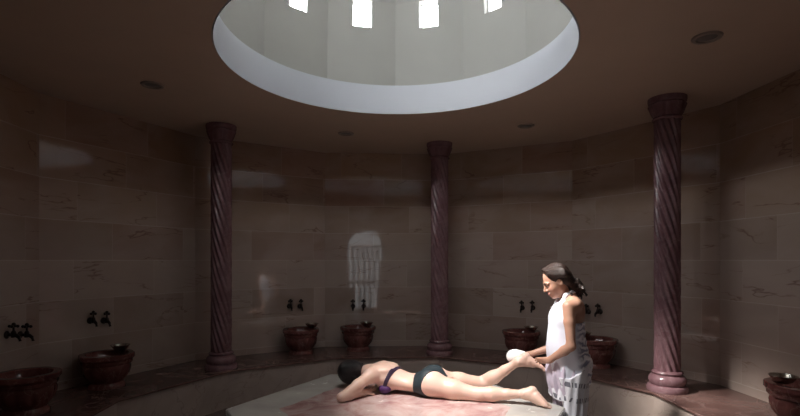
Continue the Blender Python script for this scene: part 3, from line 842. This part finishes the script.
# hair: cap, gathered nape and a curly pony tail
h = SDF(); ff, ll, uu = XS
h.ell(qS(-.022, 0, .030), (.108, .090, .108), XS, k=.02)
h.ell(qS(-.075, 0, -.03), (.055, .062, .060), XS, k=.03)
h.ell(qS(.145, 0, -.060), (.115, .12, .112), XS, k=.012, op='sub')
for b in (-1, 1): h.ell(qS(.030, .095 * b, -.075), (.034, .04, .06), XS, k=.012, op='sub')
h.ell(at(572, 286.5, SY), (.048, .062, .064), k=.03)
for i in range(46):
    a = random.uniform(-1.3, 1.3); z = random.uniform(.03, .12)
    p0 = qS(random.uniform(-.02, .055), .078 * sin(a), z * (1 - .25 * abs(sin(a)))); p1 = qS(-.095, .05 * sin(a), .03 * cos(a) - .01)
    m = (p0 + p1) / 2 + (((p0 + p1) / 2) - qS(-.02, 0, .02)).normalized() * .030
    h.cap(p0, m, .010, .012, k=.02); h.cap(m, p1, .012, .012, k=.02)
for i in range(60):
    p = at(572, 283, SY) + V((random.uniform(-.03, .035), random.uniform(-.055, .055), random.uniform(-.03, .035)))
    for s_ in range(5):
        n_ = p + V((random.uniform(-.012, .026), random.uniform(-.026, .026), random.uniform(-.036, .006)))
        r_ = .015 - .0019 * s_; h.cap(p, n_, r_, r_ - .0019, k=.008); p = n_
add_s(h.mesh('hair', .0042, M_HAIR_S, None, origin=OS))
# white wrap tied round the chest, halter strip up to the neck
def wrap_fold(P): 
    x, y, z = P[..., 0] - SX, P[..., 1] - SY, P[..., 2]
    an = np.arctan2(y, x)
    return .005 * np.sin(an * 9 + z * 14) * np.clip((1.2 - z) / .25, 0, 1) + .0035 * np.sin(z * 95 + 3 * np.sin(an * 2)) * np.clip(x / .05, 0, 1)
wr = SDF()
wst = [(.60, .165, .150, 0, -.01), (.72, .188, .162, 0, -.01), (.84, .196, .166, 0, -.006), (.93, .184, .158, 0, .012), (1.02, .156, .150, 0, .020), (1.10, .158, .141, 0, .016), (1.19, .168, .130, 0, .012), (1.27, .150, .108, 0, .010), (1.32, .10, .075, 0, .010)]
wr.loft(V((SX, SY, 0)), Su, Sl, Sf, wst, k=.02)
for b in (-1, 1): wr.ell(Sp(.070, .066 * b, 1.175), (.060, .068, .070), (Sf, Sl, Su), k=.04)
def wrap_reg(P):
    f = SX - P[..., 0]; y = np.abs(P[..., 1] - SY); z = P[..., 2]
    zt = 1.150 + .16 * np.clip((f - .03) / .05, 0, 1)
    d = z - zt
    d = np.maximum(d, np.minimum(z - 1.165, (y - (.155 - .62 * np.clip(z - 1.16, 0, .2))) * .8))
    return np.maximum(d * .8, .64 - z)
o = add_s(wr.mesh('wrap_dress', .0048, M_WRAP, None, region=wrap_reg, disp=wrap_fold, origin=OS)); o['label'] = 'white chest wrap, silver blue crinkles behind'
ns = SDF()
for b in (-1, 1):
    pts = [Sp(.085, .040 * b, 1.235), Sp(.062, .054 * b, 1.300), Sp(.040, .056 * b, 1.365), Sp(-.01, .056 * b, 1.392), Sp(-.045, .030 * b, 1.392), Sp(-.055, 0, 1.390)]
    ns.chain(pts, [.034, .026, .018, .012, .010, .010], k=.02)
add_s(ns.mesh('halter_strap', .0045, M_WRAP, None, origin=OS))
# pale lilac underskirt hanging to the shins
sk = SDF()
sk.loft(V((SX, SY, 0)), Su, Sl, Sf, [(.24, .160, .108, 0, -.008), (.40, .162, .110, 0, -.006), (.50, .164, .112, 0, -.004), (.58, .172, .132, 0, .010), (.66, .176, .146, 0, .020), (.78, .180, .146, 0, .020), (.86, .17, .135, 0, .012)], k=.02, fold=lambda t, a: .007 * np.sin(a * 13 + t * 6) + .004 * np.sin(a * 23 - t * 9))
add_s(sk.mesh('underskirt', .005, M_SHEER, None, origin=OS))
# hip towel with rows of dashes
TO = V((0, 0, .57))
tw = SDF()
tw.loft(V((SX, SY, 0)), Su, Sl, Sf, [(.30, .188, .130, 0, -.006), (.42, .190, .134, 0, -.004), (.54, .194, .142, 0, .0), (.66, .202, .152, 0, -.003), (.76, .207, .162, 0, -.007), (.86, .204, .164, 0, -.010), (.94, .185, .135, 0, .0)], k=.02,
        fold=lambda t, a: .006 * np.sin(a * 6 - t * 26) + .004 * np.sin(a * 15 + t * 8))
def tw_reg(P):
    f = SX - P[..., 0]; z = P[..., 2]
    top_ = .780 - .75 * np.clip(f + .03, -.16, .08)
    d = np.maximum(np.maximum(z - top_, np.where(z < .53, f - .085, -1)), .33 + .15 * np.clip(f, -.1, .12) - z)
    return np.maximum(d * .8, (f - (.135 + .55 * (.66 - z) * (z < .66) * .35)) * .9)
o = add_s(tw.mesh('hip_towel', .005, M_TOWEL, None, region=tw_reg, origin=OS + TO)); o.location = TO; o['label'] = 'white hip towel with rows of dark dashes'
# white scrubbing mitt worn on the far hand
mt = SDF(); mc = at(514.5, 356.2, .44)
mt.ell(mc, (.070, .052, .058), (V((1, 0, .15)), V((0, 1, 0)), V((-.15, 0, 1))), k=.02)
mt.cap(mc, mc.lerp(W2, .55), .048, .036, k=.03)
o = add_s(mt.mesh('scrub_mitt', .0045, M_MITT, None, origin=OS, disp=lambda P: .002 * np.sin(P[..., 0] * 300) * np.sin(P[..., 2] * 300) * np.sin(P[..., 1] * 300))); o['label'] = 'white scrubbing mitt'

# ================================================================== CAMERA, LIGHT
cam = bpy.data.cameras.new('camera'); co = link(bpy.data.objects.new('camera', cam))
co.location = CAM; co.rotation_euler = (pi / 2, 0, -YAW)
cam.sensor_width = 36; cam.lens = 36 * FPX / 800; cam.shift_y = (HZ - 208) / 800; cam.clip_start = .05
SC.camera = co
w = bpy.data.worlds.new('dim world'); SC.world = w; w.use_nodes = True
w.node_tree.nodes['Background'].inputs[0].default_value = (.5, .6, .8, 1); w.node_tree.nodes['Background'].inputs[1].default_value = .05
def light(name, typ, loc, target, energy, color=(1, 1, 1), **kw):
    l = bpy.data.lights.new(name, typ); l.energy = energy; l.color = color
    for k, v in kw.items(): setattr(l, k, v)
    o = link(bpy.data.objects.new(name, l)); o.location = loc
    o.rotation_euler = (V(target) - V(loc)).to_track_quat('-Z', 'Y').to_euler()
    return o
light('dome_daylight_beam', 'SPOT', (-.75, -.85, 4.3), (.58, .18, .55), 1420, (1, .95, .92), spot_size=radians(31), spot_blend=1, shadow_soft_size=.25)
light('dome_daylight_right', 'SPOT', (-1.05, -.35, 4.25), (2.6, .42, .25), 2700, (1, .95, .9), spot_size=radians(15), spot_blend=1, shadow_soft_size=.3)
light('dome_daylight', 'SPOT', (0, 0, 5.0), (.6, .25, 0), 100, (1, .97, .94), spot_size=radians(75), spot_blend=.8, shadow_soft_size=.4)
SC.view_settings.view_transform = 'Standard'
SC.view_settings.look = 'None'
SC.view_settings.exposure = 0
